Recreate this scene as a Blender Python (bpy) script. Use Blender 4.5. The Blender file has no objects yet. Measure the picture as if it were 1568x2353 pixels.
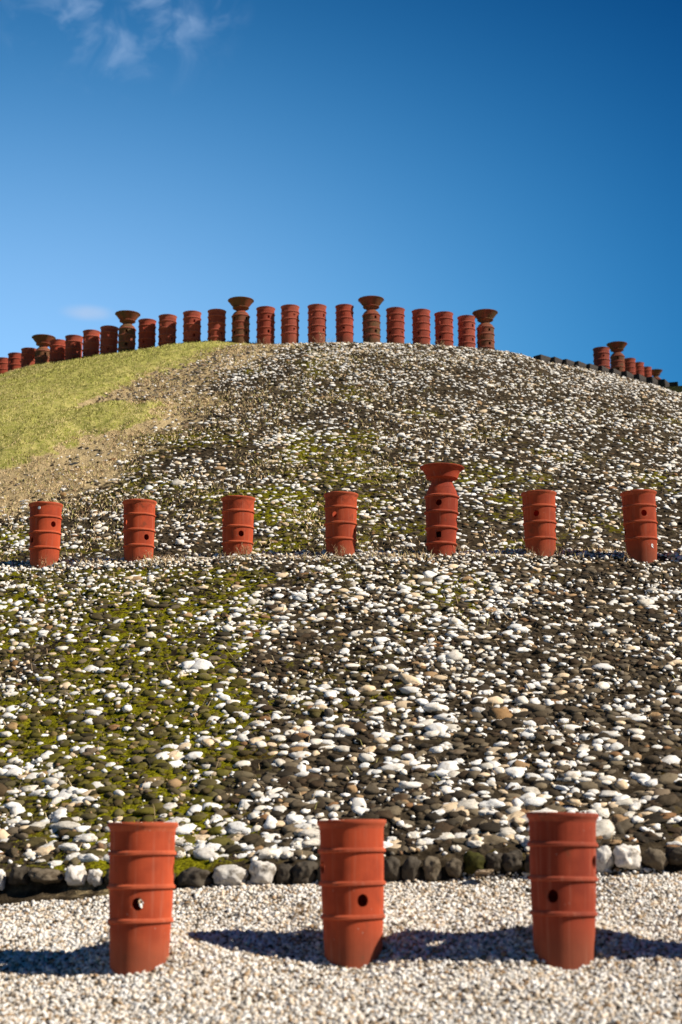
import bpy, bmesh, math, random
import numpy as np
from mathutils import Vector, Matrix, Euler, noise as mnoise

random.seed(7)
rng = np.random.default_rng(11)
S = bpy.context.scene
COL = S.collection
R = math.radians

# ------------------------------------------------------------------ camera
PITCH = R(10.5)
cam = bpy.data.cameras.new('camera')
cam.sensor_fit = 'VERTICAL'; cam.sensor_height = 36; cam.sensor_width = 24; cam.lens = 50
cam.clip_start = 0.1; cam.clip_end = 6000
cam.dof.use_dof = True; cam.dof.focus_distance = 15.5; cam.dof.aperture_fstop = 1.85
camo = bpy.data.objects.new('camera', cam); COL.objects.link(camo)
camo.location = (0, 0, 0); camo.rotation_euler = (R(90) + PITCH, 0, 0)
S.camera = camo
S.view_settings.view_transform = 'Standard'; S.view_settings.look = 'None'
S.view_settings.exposure = 0.72; S.view_settings.gamma = 1

# ------------------------------------------------------------------ sky and sun
SKY_GAIN = (0.98, 1.29, 1.38)
SUN_AZ, SUN_EL = R(107), R(39)          # azimuth clockwise from the view direction (+Y)
sd = Vector((math.sin(SUN_AZ)*math.cos(SUN_EL), math.cos(SUN_AZ)*math.cos(SUN_EL), math.sin(SUN_EL)))
sl = bpy.data.lights.new('sun', 'SUN'); sl.energy = 5.0; sl.angle = R(0.5); sl.color = (1.0, 0.94, 0.85)
so = bpy.data.objects.new('sun', sl); COL.objects.link(so)
so.rotation_euler = sd.to_track_quat('Z', 'Y').to_euler(); so.location = sd*60

F = 3268.0; CX, CY = 784.0, 1176.0      # the lens in units of a 1568 x 2353 picture
def ray(px, py):
    u, v = (px-CX)/F, (CY-py)/F
    return Vector((u, math.cos(PITCH)-v*math.sin(PITCH), math.sin(PITCH)+v*math.cos(PITCH)))
def at(px, py, depth): return ray(px, py)*depth

class NT:
    """tiny node tree writer"""
    def __init__(s, tree): s.t = tree; s.n = tree.nodes; s.l = tree.links
    def new(s, typ, **kw):
        n = s.n.new(typ)
        for k, v in kw.items(): setattr(n, k, v)
        return n
    def put(s, sock, v):
        if hasattr(v, 'is_linked') or isinstance(v, bpy.types.NodeSocket): s.l.new(v, sock)
        else: sock.default_value = v
    def math(s, op, a, b=0.0, c=None, clamp=False):
        n = s.new('ShaderNodeMath', operation=op); n.use_clamp = clamp
        s.put(n.inputs[0], a); s.put(n.inputs[1], b)
        if c is not None: s.put(n.inputs[2], c)
        return n.outputs[0]
    def mix(s, f, a, b, blend='MIX'):
        n = s.new('ShaderNodeMix', data_type='RGBA', blend_type=blend)
        s.put(n.inputs[0], f)
        for i, v in ((6, a), (7, b)):
            s.put(n.inputs[i], (*v, 1) if isinstance(v, tuple) and len(v) == 3 else v)
        return n.outputs[2]
    def ramp(s, f, lo, hi):
        n = s.new('ShaderNodeMapRange', interpolation_type='SMOOTHSTEP'); n.clamp = True
        s.put(n.inputs[0], f); n.inputs[1].default_value = lo; n.inputs[2].default_value = hi
        return n.outputs[0]
    def noise(s, vec, scale, detail=4, rough=0.55):
        n = s.new('ShaderNodeTexNoise'); s.l.new(vec, n.inputs['Vector'])
        n.inputs['Scale'].default_value = scale; n.inputs['Detail'].default_value = detail
        n.inputs['Roughness'].default_value = rough
        return n.outputs[0]
    def mapping(s, vec, scale, loc=(0, 0, 0)):
        n = s.new('ShaderNodeMapping'); s.l.new(vec, n.inputs[0])
        n.inputs['Scale'].default_value = scale; n.inputs['Location'].default_value = loc
        return n.outputs[0]
    def dot(s, vec, v):
        n = s.new('ShaderNodeVectorMath', operation='DOT_PRODUCT'); s.l.new(vec, n.inputs[0]); n.inputs[1].default_value = v
        return n.outputs['Value']
    def comb(s, x, y, z=0.0):
        n = s.new('ShaderNodeCombineXYZ')
        for i, v in enumerate((x, y, z)): s.put(n.inputs[i], v)
        return n.outputs[0]

W = bpy.data.worlds.new('World'); S.world = W; W.use_nodes = True
wt = NT(W.node_tree); wt.n.clear()
sky = wt.new('ShaderNodeTexSky', sky_type='NISHITA'); sky.sun_disc = False
sky.sun_elevation = SUN_EL; sky.sun_rotation = SUN_AZ
sky.altitude = 300; sky.air_density = 1.0; sky.dust_density = 0.3; sky.ozone_density = 1.5
geo = wt.new('ShaderNodeTexCoord').outputs['Generated']
def cloud(px, py, sx, sy, nscale, stretch, lo, hi, amt, tilt=0.0, detail=6):
    """soft wisp round a fixed direction of the sky, coordinates tangent to that direction"""
    f = ray(px, py).normalized(); r = f.cross(Vector((0, 0, 1))).normalized(); u = r.cross(f)
    df = wt.math('MAXIMUM', wt.dot(geo, f), 0.05)
    a = wt.math('DIVIDE', wt.dot(geo, r), df); b = wt.math('DIVIDE', wt.dot(geo, u), df)
    vec = wt.comb(a, b)
    ea = wt.math('DIVIDE', wt.math('ADD', a, wt.math('MULTIPLY', b, tilt)), sx); eb = wt.math('DIVIDE', b, sy)
    rr = wt.math('SQRT', wt.math('ADD', wt.math('MULTIPLY', ea, ea), wt.math('MULTIPLY', eb, eb)))
    mask = wt.ramp(rr, 1.0, 0.15)
    mask = wt.math('MULTIPLY', mask, wt.ramp(wt.dot(geo, f), 0.3, 0.6))
    w1 = wt.new('ShaderNodeTexNoise'); wt.l.new(wt.mapping(vec, stretch), w1.inputs['Vector'])
    w1.inputs['Scale'].default_value = nscale; w1.inputs['Detail'].default_value = detail; w1.inputs['Roughness'].default_value = 0.55
    w1.inputs['Distortion'].default_value = 0.7
    n = wt.ramp(w1.outputs[0], lo, hi)
    return wt.math('MULTIPLY', wt.math('MULTIPLY', mask, n), amt)
c1 = cloud(262, 40, 0.09, 0.06, 32, (1.0, 1.0, 1), 0.42, 0.80, 0.52)
c2 = cloud(420, 15, 0.05, 0.03, 40, (0.8, 1.1, 1), 0.40, 0.76, 0.58)
c3 = cloud(203, 718, 0.023, 0.0072, 20, (1, 1, 1), 0.1, 0.55, 0.85, detail=2)
cm = wt.math('MAXIMUM', wt.math('MAXIMUM', c1, c2), c3)
# deep polarised blue: the clear sky darkens and saturates with height and away from the bright left horizon
sxyz = wt.new('ShaderNodeSeparateXYZ'); wt.l.new(geo, sxyz.inputs[0])
az = wt.math('ADD', wt.math('MINIMUM', wt.math('MAXIMUM', sxyz.outputs[0], -0.80), 0.35), 0.22)
el = wt.math('MINIMUM', wt.math('MAXIMUM', wt.math('SUBTRACT', sxyz.outputs[2], 0.28), 0.0), 0.3)
lt = wt.math('ADD', wt.math('MULTIPLY', wt.math('POWER', az, 2.0), -5.2), wt.math('MULTIPLY', wt.math('POWER', el, 2.0), -17.0))
lt = wt.math('ADD', lt, wt.math('MULTIPLY', wt.ramp(sxyz.outputs[1], 0.3, -0.6), -0.9))
tr = [wt.math('MULTIPLY', wt.math('POWER', 2.71828, wt.math('MULTIPLY', lt, k)), g) for k, g in ((2.1, SKY_GAIN[0]), (0.92, SKY_GAIN[1]), (0.60, SKY_GAIN[2]))]
hsv = wt.mix(1.0, sky.outputs[0], wt.comb(*tr), 'MULTIPLY')
skycol = wt.mix(cm, hsv, (2.6, 3.6, 5.2))
bg = wt.new('ShaderNodeBackground'); wt.l.new(skycol, bg.inputs[0]); bg.inputs[1].default_value = 0.10
wo = wt.new('ShaderNodeOutputWorld'); wt.l.new(bg.outputs[0], wo.inputs[0])

# ------------------------------------------------------------------ materials
def new_mat(name):
    m = bpy.data.materials.new(name); m.use_nodes = True
    t = NT(m.node_tree); t.n.clear()
    p = t.new('ShaderNodeBsdfPrincipled'); o = t.new('ShaderNodeOutputMaterial'); t.l.new(p.outputs[0], o.inputs[0])
    p.inputs['Specular IOR Level'].default_value = 0.10
    return m, t, p
def bump(t, p, h, strength, dist=0.01):
    b = t.new('ShaderNodeBump'); t.l.new(h, b.inputs['Height']); b.inputs['Strength'].default_value = strength
    b.inputs['Distance'].default_value = dist; t.l.new(b.outputs[0], p.inputs['Normal'])

def clay_mat(name, waves=False, stain=0.0):
    m, t, p = new_mat(name)
    oc = t.new('ShaderNodeTexCoord').outputs['Object']
    oi = t.new('ShaderNodeObjectInfo')
    base = oi.outputs['Color']; rnd = oi.outputs['Random']
    off = t.new('ShaderNodeVectorMath', operation='ADD'); t.l.new(oc, off.inputs[0])
    t.l.new(t.comb(rnd, t.math('MULTIPLY', rnd, 7.0), 0.0), off.inputs[1])
    v = off.outputs[0]
    big = t.noise(v, 5, 3)
    streak = t.noise(t.mapping(v, (60, 60, 2.2)), 1.0, 3, 0.6)
    rings = t.noise(t.mapping(v, (2, 2, 110)), 1.0, 2)
    c = t.mix(t.math('MULTIPLY', t.ramp(big, 0.38, 0.66), 0.8), base, t.mix(1.0, base, (0.70, 0.66, 0.72), 'MULTIPLY'))
    c = t.mix(t.math('MULTIPLY', t.ramp(streak, 0.55, 0.75), 0.35), c, t.mix(1.0, c, (0.6, 0.55, 0.55), 'MULTIPLY'))
    pale = t.noise(t.mapping(v, (38, 38, 1.5), (3, 5, 1)), 1.0, 3, 0.6)
    c = t.mix(t.math('MULTIPLY', t.ramp(pale, 0.52, 0.74), 0.38), c, (0.50, 0.19, 0.115))
    grime = t.math('MULTIPLY', t.ramp(t.noise(v, 8.5, 5, 0.65), 0.58, 0.74), 0.5)
    c = t.mix(grime, c, (0.13, 0.055, 0.026))
    # dust towards the foot, splashed up by rain
    sx = t.new('ShaderNodeSeparateXYZ'); t.l.new(oc, sx.inputs[0])
    dust = t.math('MULTIPLY', t.ramp(t.math('ADD', sx.outputs[2], t.math('MULTIPLY', big, 0.1)), 0.22, 0.0), 0.42)
    c = t.mix(dust, c, (0.21, 0.10, 0.055))
    # grey and white lichen specks
    vo = t.new('ShaderNodeTexVoronoi'); t.l.new(v, vo.inputs['Vector']); vo.inputs['Scale'].default_value = 30
    sp = t.math('MULTIPLY', t.ramp(vo.outputs['Distance'], 0.13, 0.08), t.ramp(t.noise(v, 11, 2), 0.55, 0.68))
    c = t.mix(t.math('MULTIPLY', sp, 0.7), c, (0.48, 0.36, 0.28))
    if stain:
        st = t.math('MULTIPLY', t.ramp(t.noise(v, 4.2, 4, 0.6), 0.32, 0.62), stain)
        c = t.mix(st, c, (0.155, 0.098, 0.040))
    h = t.math('ADD', t.math('MULTIPLY', rings, 0.4), t.math('MULTIPLY', streak, 0.6))
    if waves:
        # three combed wavy lines in the top section
        th = t.math('ARCTAN2', sx.outputs[1], sx.outputs[0])
        w = t.math('MULTIPLY', t.math('SINE', t.math('MULTIPLY', th, 9.0)), 0.024)
        dz = t.math('SUBTRACT', t.math('SUBTRACT', sx.outputs[2], 0.60), w)
        tri = t.math('PINGPONG', t.math('ADD', dz, 0.5), 0.006)
        ln = t.math('MULTIPLY', t.ramp(tri, 0.0028, 0.0012), t.ramp(t.math('ABSOLUTE', dz), 0.021, 0.019))
        c = t.mix(t.math('MULTIPLY', ln, 0.75), c, t.mix(1.0, c, (0.35, 0.3, 0.3), 'MULTIPLY'))
        h = t.math('SUBTRACT', h, t.math('MULTIPLY', ln, 3.0))
    t.l.new(c, p.inputs['Base Color'])
    p.inputs['Roughness'].default_value = 0.78; p.inputs['Diffuse Roughness'].default_value = 1.0
    bump(t, p, h, 0.35, 0.004)
    return m

def stone_mat(name, source, mott=1.0):
    m, t, p = new_mat(name)
    if source == 'object':
        base = t.new('ShaderNodeObjectInfo').outputs['Color']
        v = t.new('ShaderNodeTexCoord').outputs['Object']; k = 1.0
    else:
        a = t.new('ShaderNodeAttribute'); a.attribute_name = 'col'; base = a.outputs['Color']
        v = t.new('ShaderNodeNewGeometry').outputs['Position']
    n1 = t.noise(v, 16 if source == 'attr' else (3.2 if mott == 1 else 17), 5, 0.65); n2 = t.noise(v, 70 if source == 'attr' else (11 if mott == 1 else 60), 4, 0.65)
    c = t.mix(t.math('MULTIPLY', t.ramp(n1, 0.48, 0.66), min(0.95, 0.6*mott)), base, t.mix(1.0, base, (0.52/mott, 0.46/mott, 0.38/mott), 'MULTIPLY'))
    c = t.mix(t.math('MULTIPLY', t.ramp(n2, 0.56, 0.70), min(0.9, 0.5*mott)), c, t.mix(1.0, c, (0.5, 0.46, 0.42), 'MULTIPLY'))
    t.l.new(c, p.inputs['Base Color']); p.inputs['Roughness'].default_value = 0.8
    bump(t, p, t.math('ADD', n1, t.math('MULTIPLY', n2, 0.4)), 0.5, 0.01)
    return m

M_CLAY = clay_mat('terracotta'); M_CLAYW = clay_mat('terracotta_combed', waves=True)
M_CLAYS = clay_mat('terracotta_stained', stain=0.85)
M_STONE = stone_mat('cobble_stone', 'object'); M_BOULD = stone_mat('boulder_stone', 'object', 1.6); M_STUFF = stone_mat('stone_cover', 'attr')

def attr_mat(name, rough=0.8, trans=0.0):
    m, t, p = new_mat(name)
    a = t.new('ShaderNodeAttribute'); a.attribute_name = 'col'
    t.l.new(a.outputs['Color'], p.inputs['Base Color']); p.inputs['Roughness'].default_value = rough
    return m
M_GRASS = attr_mat('grass_blades')

def mound_mat():
    m, t, p = new_mat('mound_soil')
    a = t.new('ShaderNodeAttribute'); a.attribute_name = 'mask'
    s = t.new('ShaderNodeSeparateColor'); t.l.new(a.outputs['Color'], s.inputs[0])
    moss, dry, grass = s.outputs[0], s.outputs[1], s.outputs[2]; grav = a.outputs['Alpha']
    v = t.new('ShaderNodeNewGeometry').outputs['Position']
    n0, n1, n2 = t.noise(v, 1.2, 4), t.noise(v, 9, 5, 0.6), t.noise(v, 45, 3, 0.6)
    soil = t.mix(t.ramp(n1, 0.35, 0.7), (0.020, 0.0145, 0.009), (0.068, 0.050, 0.030))
    soil = t.mix(t.ramp(n2, 0.6, 0.78), soil, (0.10, 0.08, 0.055))
    mossc = t.mix(t.ramp(n2, 0.32, 0.68), (0.050, 0.045, 0.003), (0.20, 0.182, 0.008))
    mossc = t.mix(t.ramp(n1, 0.50, 0.66), mossc, (0.050, 0.032, 0.008))
    mm = t.ramp(t.math('ADD', moss, t.math('ADD', t.math('MULTIPLY', t.math('SUBTRACT', n1, 0.5), 1.5), t.math('MULTIPLY', t.math('SUBTRACT', n0, 0.5), 0.9))), 0.42, 0.62)
    c = t.mix(mm, soil, mossc)
    dryc = t.mix(t.ramp(n2, 0.3, 0.7), (0.24, 0.17, 0.085), (0.47, 0.355, 0.185))
    c = t.mix(t.ramp(t.math('ADD', dry, t.math('MULTIPLY', t.math('SUBTRACT', n1, 0.5), 0.7)), 0.4, 0.65), c, dryc)
    gc = t.mix(t.ramp(n1, 0.3, 0.7), (0.20, 0.20, 0.04), (0.36, 0.31, 0.10))
    c = t.mix(t.ramp(grass, 0.4, 0.6), c, gc)
    gr = t.mix(t.ramp(n2, 0.35, 0.65), (0.25, 0.20, 0.145), (0.46, 0.385, 0.29))
    c = t.mix(t.ramp(grav, 0.4, 0.6), c, gr)
    t.l.new(c, p.inputs['Base Color']); p.inputs['Roughness'].default_value = 0.95
    p.inputs['Specular IOR Level'].default_value = 0.0
    bump(t, p, t.math('ADD', n1, t.math('MULTIPLY', n2, 0.5)), 0.7, 0.03)
    return m
M_MOUND = mound_mat()

# ------------------------------------------------------------------ helpers for objects
def link(name, me, mat=None, parent=None):
    o = bpy.data.objects.new(name, me); COL.objects.link(o)
    if mat and me: 
        if not me.materials: me.materials.append(mat)
    if parent: o.parent = parent
    return o
def tag(o, label=None, cat=None, group=None, kind=None):
    for k, v in (('label', label), ('category', cat), ('group', group), ('kind', kind)):
        if v: o[k] = v
    return o
def mesh_np(name, V, Fv, n, smooth=True, col=None, attr='col'):
    """mesh from numpy arrays; Fv has n indices per face"""
    me = bpy.data.meshes.new(name)
    me.vertices.add(len(V)); me.vertices.foreach_set('co', np.asarray(V, np.float32).ravel())
    nf = len(Fv); me.loops.add(nf*n); me.loops.foreach_set('vertex_index', np.asarray(Fv, np.int32).ravel())
    me.polygons.add(nf); me.polygons.foreach_set('loop_start', np.arange(0, nf*n, n, dtype=np.int32))
    me.polygons.foreach_set('use_smooth', np.full(nf, smooth, bool))
    me.update(calc_edges=True)
    if col is not None:
        a = me.color_attributes.new(attr, 'FLOAT_COLOR', 'POINT')
        c = np.ones((len(V), 4), np.float32); c[:, :col.shape[1]] = col
        a.data.foreach_set('color', c.ravel())
    return me

# value noise on numpy arrays
_T = rng.random((256, 256))
def vnoise(x, y, s=1.0, o=0):
    x = np.asarray(x)*s + 17.3*o; y = np.asarray(y)*s + 9.1*o
    i = np.floor(x).astype(int); j = np.floor(y).astype(int); fx = x-i; fy = y-j
    fx = fx*fx*(3-2*fx); fy = fy*fy*(3-2*fy)
    g = lambda a, b: _T[a & 255, b & 255]
    return (g(i, j)*(1-fx)+g(i+1, j)*fx)*(1-fy)+(g(i, j+1)*(1-fx)+g(i+1, j+1)*fx)*fy
def sstep(a, b, x):
    t = np.clip((np.asarray(x, float)-a)/(b-a), 0, 1); return t*t*(3-2*t)

# ------------------------------------------------------------------ the shape of the mound
MX, MY = 0.15, 39.0                     # centre of the round mound
SKEW = 0.10
PR = np.array([0, 9.0, 9.7, 10.3, 11.5, 22.52, 22.72, 23.55, 23.88, 29.45, 29.62, 29.72, 33.2, 34.6, 36.5])
PZ = np.array([9.22, 9.20, 9.12, 8.90, 8.30, 2.52, 2.44, 2.41, 2.30, -0.50, -0.57, -0.68, -1.375, -1.60, -1.66])
def skew(x, r): return SKEW*x*sstep(12, 23, r)
def reff(x, y):
    r = np.hypot(x-MX, y-MY); return r - skew(x, r)
def zprof(r): return np.interp(r, PR, PZ)
# turf on the left: outline found from sight lines, then kept in plan (x, y)
def tilt(x, r): return 0.035*np.asarray(x)*sstep(25, 29, r)*(1-sstep(33, 36, r)) 
def dip(x, r): return -0.13*sstep(3.6, 4.6, x)*(1-sstep(11, 13, r))
def zbase(x, y):
    r = reff(x, y)
    return zprof(r) + tilt(x, r) + dip(x, r)
def hit(px, py, lo=5.0, hi=45.0):
    """where a sight line meets the mound"""
    d = ray(px, py); ts = np.linspace(lo, hi, 4000)
    p = np.outer(ts, np.array(d)); f = p[:, 2]-zbase(p[:, 0], p[:, 1])
    k = np.where((f[:-1] > 0) & (f[1:] <= 0))[0]
    if len(k) == 0: return hit(px, py+3, lo, hi)
    k = k[0]; w = f[k]/(f[k]-f[k+1]); return Vector(p[k]*(1-w)+p[k+1]*w)
gpoly = []
for px, py in [(520, 792), (470, 822), (380, 856), (300, 888), (215, 918), (190, 940), (300, 932), (345, 945), (310, 980), (200, 1012), (110, 1052), (0, 1082), (-250, 1120)]:
    h = hit(px, py)
    gpoly.append((h.x, h.y))
gpoly = gpoly + [(-14, 18), (-22, 39), (0, 44), (-1.55, 30.2)]
def inpoly(x, y, poly):
    x = np.asarray(x); y = np.asarray(y); c = np.zeros(x.shape, bool); n = len(poly)
    for i in range(n):
        x0, y0 = poly[i]; x1, y1 = poly[(i+1) % n]
        if y0 == y1: continue
        k = ((y0 > y) != (y1 > y)) & (x < (x1-x0)*(y-y0)/(y1-y0)+x0); c ^= k
    return c
def dist_poly(x, y, poly):
    d = np.full(np.shape(x), 1e9); n = len(poly)
    for i in range(n):
        a = np.array(poly[i]); b = np.array(poly[(i+1) % n]); ab = b-a; L = (ab**2).sum()
        t = np.clip(((x-a[0])*ab[0]+(y-a[1])*ab[1])/L, 0, 1)
        d = np.minimum(d, np.hypot(x-a[0]-t*ab[0], y-a[1]-t*ab[1]))
    return d
def gmask(x, y):
    """signed: positive inside the turf, metres from its edge"""
    wob = 0.45*(vnoise(x, y, 2.1, 3)-0.5)+0.3*(vnoise(x, y, 6.0, 4)-0.5)
    return np.where(inpoly(x, y, gpoly), 1, -1)*dist_poly(x, y, gpoly)+wob
def height(x, y, fine=True):
    r = reff(x, y); z = zprof(r)+tilt(x, r)+dip(x, r)
    if fine:
        cob = sstep(9.5, 10.5, r)*(1-sstep(29.4, 29.8, r))
        z = z + cob*(0.05*(vnoise(x, y, 1.3, 1)-0.5)+0.035*(vnoise(x, y, 7, 2)-0.5)+0.022*(vnoise(x, y, 19, 5)-0.5))
        g = sstep(-0.7, 1.0, gmask(x, y))
        z = z + g*(0.17+0.10*sstep(-2, -7, x)+0.16*sstep(-5.0, -7.8, x)+0.10*(vnoise(x, y, 0.6, 6)-0.5)+0.02*(vnoise(x, y, 3, 7)-0.5))
        gv = sstep(29.6, 29.9, r)
        z = z + gv*(0.07*(vnoise(x, y, 1.5, 8)-0.5)+0.022*(vnoise(x, y, 4.5, 9)-0.5))
        for qx, qy in ((-1.09, 7.97), (0.06, 8.06), (1.18, 7.77)):
            z = z + (0.045*(abs(qx) > .5)+0.32*(y-qy))*np.exp(-((x-qx)**2+(y-qy)**2)/0.34**2)
    return z

def build_mound():
    a = np.concatenate([np.linspace(-math.pi, -1.15, 40, endpoint=False), np.linspace(-1.15, -0.19, 300, endpoint=False),
                        np.linspace(-0.19, 0.19, 260, endpoint=False), np.linspace(0.19, 1.15, 260, endpoint=False), np.linspace(1.15, math.pi, 40)])
    rr = np.concatenate([np.linspace(0.01, 8.8, 12, endpoint=False), np.linspace(8.8, 22.5, 250, endpoint=False),
                         np.linspace(22.5, 29.9, 260, endpoint=False), np.linspace(29.9, 33, 80, endpoint=False), np.linspace(33, 40, 20)])
    A, Rf = np.meshgrid(a, rr)
    rad = Rf.copy()
    for _ in range(5):
        x = MX+rad*np.sin(A); rad = Rf+skew(x, rad)
    x = MX+rad*np.sin(A); y = MY-rad*np.cos(A)
    z = height(x, y)
    V = np.stack([x, y, z], -1).reshape(-1, 3); nr, na = Rf.shape
    i, j = np.meshgrid(np.arange(nr-1), np.arange(na-1), indexing='ij'); q = i*na+j
    Fq = np.stack([q, q+na, q+na+1, q+1], -1).reshape(-1, 4)
    X, Y = V[:, 0], V[:, 1]; r = reff(X, Y); g = gmask(X, Y)
    moss = np.where(X < -0.74+0.5*(vnoise(X, Y, 3, 12)-0.5), 0.70, 0.38)*sstep(23.6, 24.2, r)
    moss = np.maximum(moss, (1-sstep(22.2, 23, r))*(0.26+0.16*np.exp(-((X+1.2)/3.0)**2)+0.13*np.exp(-((X+0.62)/0.25)**2)))
    moss = moss + 0.5*(vnoise(X, Y, 0.9, 13)-0.5) - 0.25*(1-sstep(10, 19, r))
    left = sstep(-1.6, -4.2, X)*(r < 23)
    dry = np.maximum(sstep(-2.2, 0.0, g), sstep(-4.2, -1.6, g)*left)*0.78*(1-sstep(22.4, 23.4, r)) + 0.75*np.exp(-((r-23.4)/0.5)**2) + 0.25*(1-sstep(11, 18, r))
    bank = sstep(29.5, 29.7, r)*(X < 0.2)
    moss = moss*(1-0.55*bank)
    dry = dry + 0.42*bank
    dry = dry + 0.35*(vnoise(X, Y, 1.5, 14)-0.5)
    grass = sstep(-0.5, 0.35, g+0.5*(vnoise(X, Y, 8, 17)-0.5))*(r < 23)
    grass = np.maximum(grass, sstep(9.6, 9.2, r)*0 + (r > 38.5)*1.0)
    ledge = np.exp(-((r-23.5)/0.5)**2)*(0.85+0.5*(vnoise(X, Y, 2.5, 16)-0.5))
    grav = np.maximum(ledge, 0)*(r < 25)+sstep(29.66, 29.80, r+0.1*(vnoise(X, Y, 5, 15)-0.5) - 0.16*sstep(-0.7, -1.3, X))*(r < 38)
    me = mesh_np('mound', V, Fq, 4, True, np.stack([np.clip(moss, 0, 1), np.clip(dry, 0, 1), np.clip(grass, 0, 1), np.clip(grav, 0, 1)], 1), 'mask')
    o = link('mound', me, M_MOUND); tag(o, 'stepped round burial mound faced with cobbles, turf on its left flank', 'mound', kind='structure')
    # the flat land round it, to the horizon
    gm, t, p = new_mat('ground_grass')
    v = t.new('ShaderNodeNewGeometry').outputs['Position']
    t.l.new(t.mix(t.ramp(t.noise(v, 0.4, 5), 0.35, 0.65), (0.06, 0.08, 0.02), (0.15, 0.14, 0.05)), p.inputs['Base Color']); p.inputs['Roughness'].default_value = 0.95
    bm = bmesh.new()
    rings = [38.0, 60, 120, 400, 1500, 4000]; vs = []
    for q_ in rings: vs.append([bm.verts.new((MX+q_*math.sin(k*math.tau/96), MY-q_*math.cos(k*math.tau/96), -1.70)) for k in range(96)])
    for q_ in range(len(rings)-1):
        for k in range(96): bm.faces.new((vs[q_][k], vs[q_][(k+1) % 96], vs[q_+1][(k+1) % 96], vs[q_+1][k]))
    bmesh.ops.recalc_face_normals(bm, faces=bm.faces)
    me = bpy.data.meshes.new('ground'); bm.to_mesh(me); bm.free()
    tag(link('ground', me, gm), kind='structure')
    # the long front part of the mound, rising behind the crest on the right
    bm = bmesh.new(); secs = []
    for k, (d, px, py) in enumerate([(33.0, 1370, 905), (40.3, 1430, 907), (50, 1480, 915), (62, 1520, 925)]):
        c = at(px, py, d); w = 2.4+0.05*d
        n = Vector((0.93, -0.37, 0)).normalized()
        secs.append([bm.verts.new((c.x-n.x*(w+b), c.y-n.y*(w+b), zz)) for b, zz in ((c.z*1.3+2, -1.7), (0, c.z))] +
                    [bm.verts.new((c.x+n.x*(w+b), c.y+n.y*(w+b), zz)) for b, zz in ((0, c.z), (c.z*1.3+2, -1.7))])
    for s0, s1 in zip(secs, secs[1:]):
        for k in range(3): bm.faces.new((s0[k], s0[k+1], s1[k+1], s1[k]))
    bm.faces.new(secs[0]); bm.faces.new(secs[-1])
    bmesh.ops.recalc_face_normals(bm, faces=bm.faces)
    me = bpy.data.meshes.new('hill'); bm.to_mesh(me); bm.free()
    tag(link('hill', me, gm), kind='structure')
build_mound()

# ------------------------------------------------------------------ stones
def stone_proto(sub, seed, amp=0.22):
    bm = bmesh.new(); bmesh.ops.create_icosphere(bm, subdivisions=sub, radius=1)
    o = Vector((seed*3.7, seed*1.3, seed*8.1))
    for v in bm.verts:
        d = v.co.normalized(); k = 1+amp*mnoise.noise(d*0.9+o)+amp*0.8*mnoise.noise(d*1.9+o*2)
        if sub > 2: k += amp*0.38*mnoise.noise(d*4.2+o)
        v.co = d*k
    me = bpy.data.meshes.new('stone'); bm.to_mesh(me); bm.free()
    me.polygons.foreach_set('use_smooth', [True]*len(me.polygons))
    return me
def proto_np(sub, n, amp):
    out = []
    for s in range(n):
        me = stone_proto(sub, s+1, amp)
        V = np.empty(len(me.vertices)*3, np.float32); me.vertices.foreach_get('co', V)
        T = np.empty(len(me.loops), np.int32); me.loops.foreach_get('vertex_index', T)
        out.append((V.reshape(-1, 3), T.reshape(-1, 3))); bpy.data.meshes.remove(me)
    return out
def frames(x, y):
    """unit vectors: along the contour, up the slope, outward"""
    e = 0.06
    gx = (zbase(x+e, y)-zbase(x-e, y))/(2*e); gy = (zbase(x, y+e)-zbase(x, y-e))/(2*e)
    n = np.stack([-gx, -gy, np.ones_like(gx)], -1); n /= np.linalg.norm(n, axis=-1, keepdims=True)
    t = np.stack([np.cos(np.arctan2(x-MX, MY-y)), np.sin(np.arctan2(x-MX, MY-y)), np.zeros_like(x)], -1)
    t -= n*(t*n).sum(-1, keepdims=True); t /= np.linalg.norm(t, axis=-1, keepdims=True)
    b = np.cross(n, t); return t, b, n
def replicate(name, protos, P, t, b, n, size, yaw, col):
    """one mesh of many stones: size (N,3) half axes"""
    N = len(P); which = rng.integers(0, len(protos), N); Vs, Fs, Cs, off = [], [], [], 0
    cy, sy = np.cos(yaw)[:, None], np.sin(yaw)[:, None]
    t2 = t*cy+b*sy; b2 = b*cy-t*sy
    flip = rng.choice([-1.0, 1.0], N)[:, None]
    for k, (pv, pf) in enumerate(protos):
        s = np.where(which == k)[0]
        if not len(s): continue
        X = (pv[None, :, 0:1]*(t2*flip*size[:, :1])[s][:, None, :] + pv[None, :, 1:2]*(b2*flip*size[:, 1:2])[s][:, None, :]
             + pv[None, :, 2:3]*(n*size[:, 2:3])[s][:, None, :] + P[s][:, None, :])
        nv = len(pv); Vs.append(X.reshape(-1, 3))
        Fs.append((pf[None]+(np.arange(len(s))*nv)[:, None, None]+off).reshape(-1, 3)); off += nv*len(s)
        Cs.append(np.repeat(col[s], nv, 0))
    return mesh_np(name, np.concatenate(Vs), np.concatenate(Fs), 3, True, np.concatenate(Cs))
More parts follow.
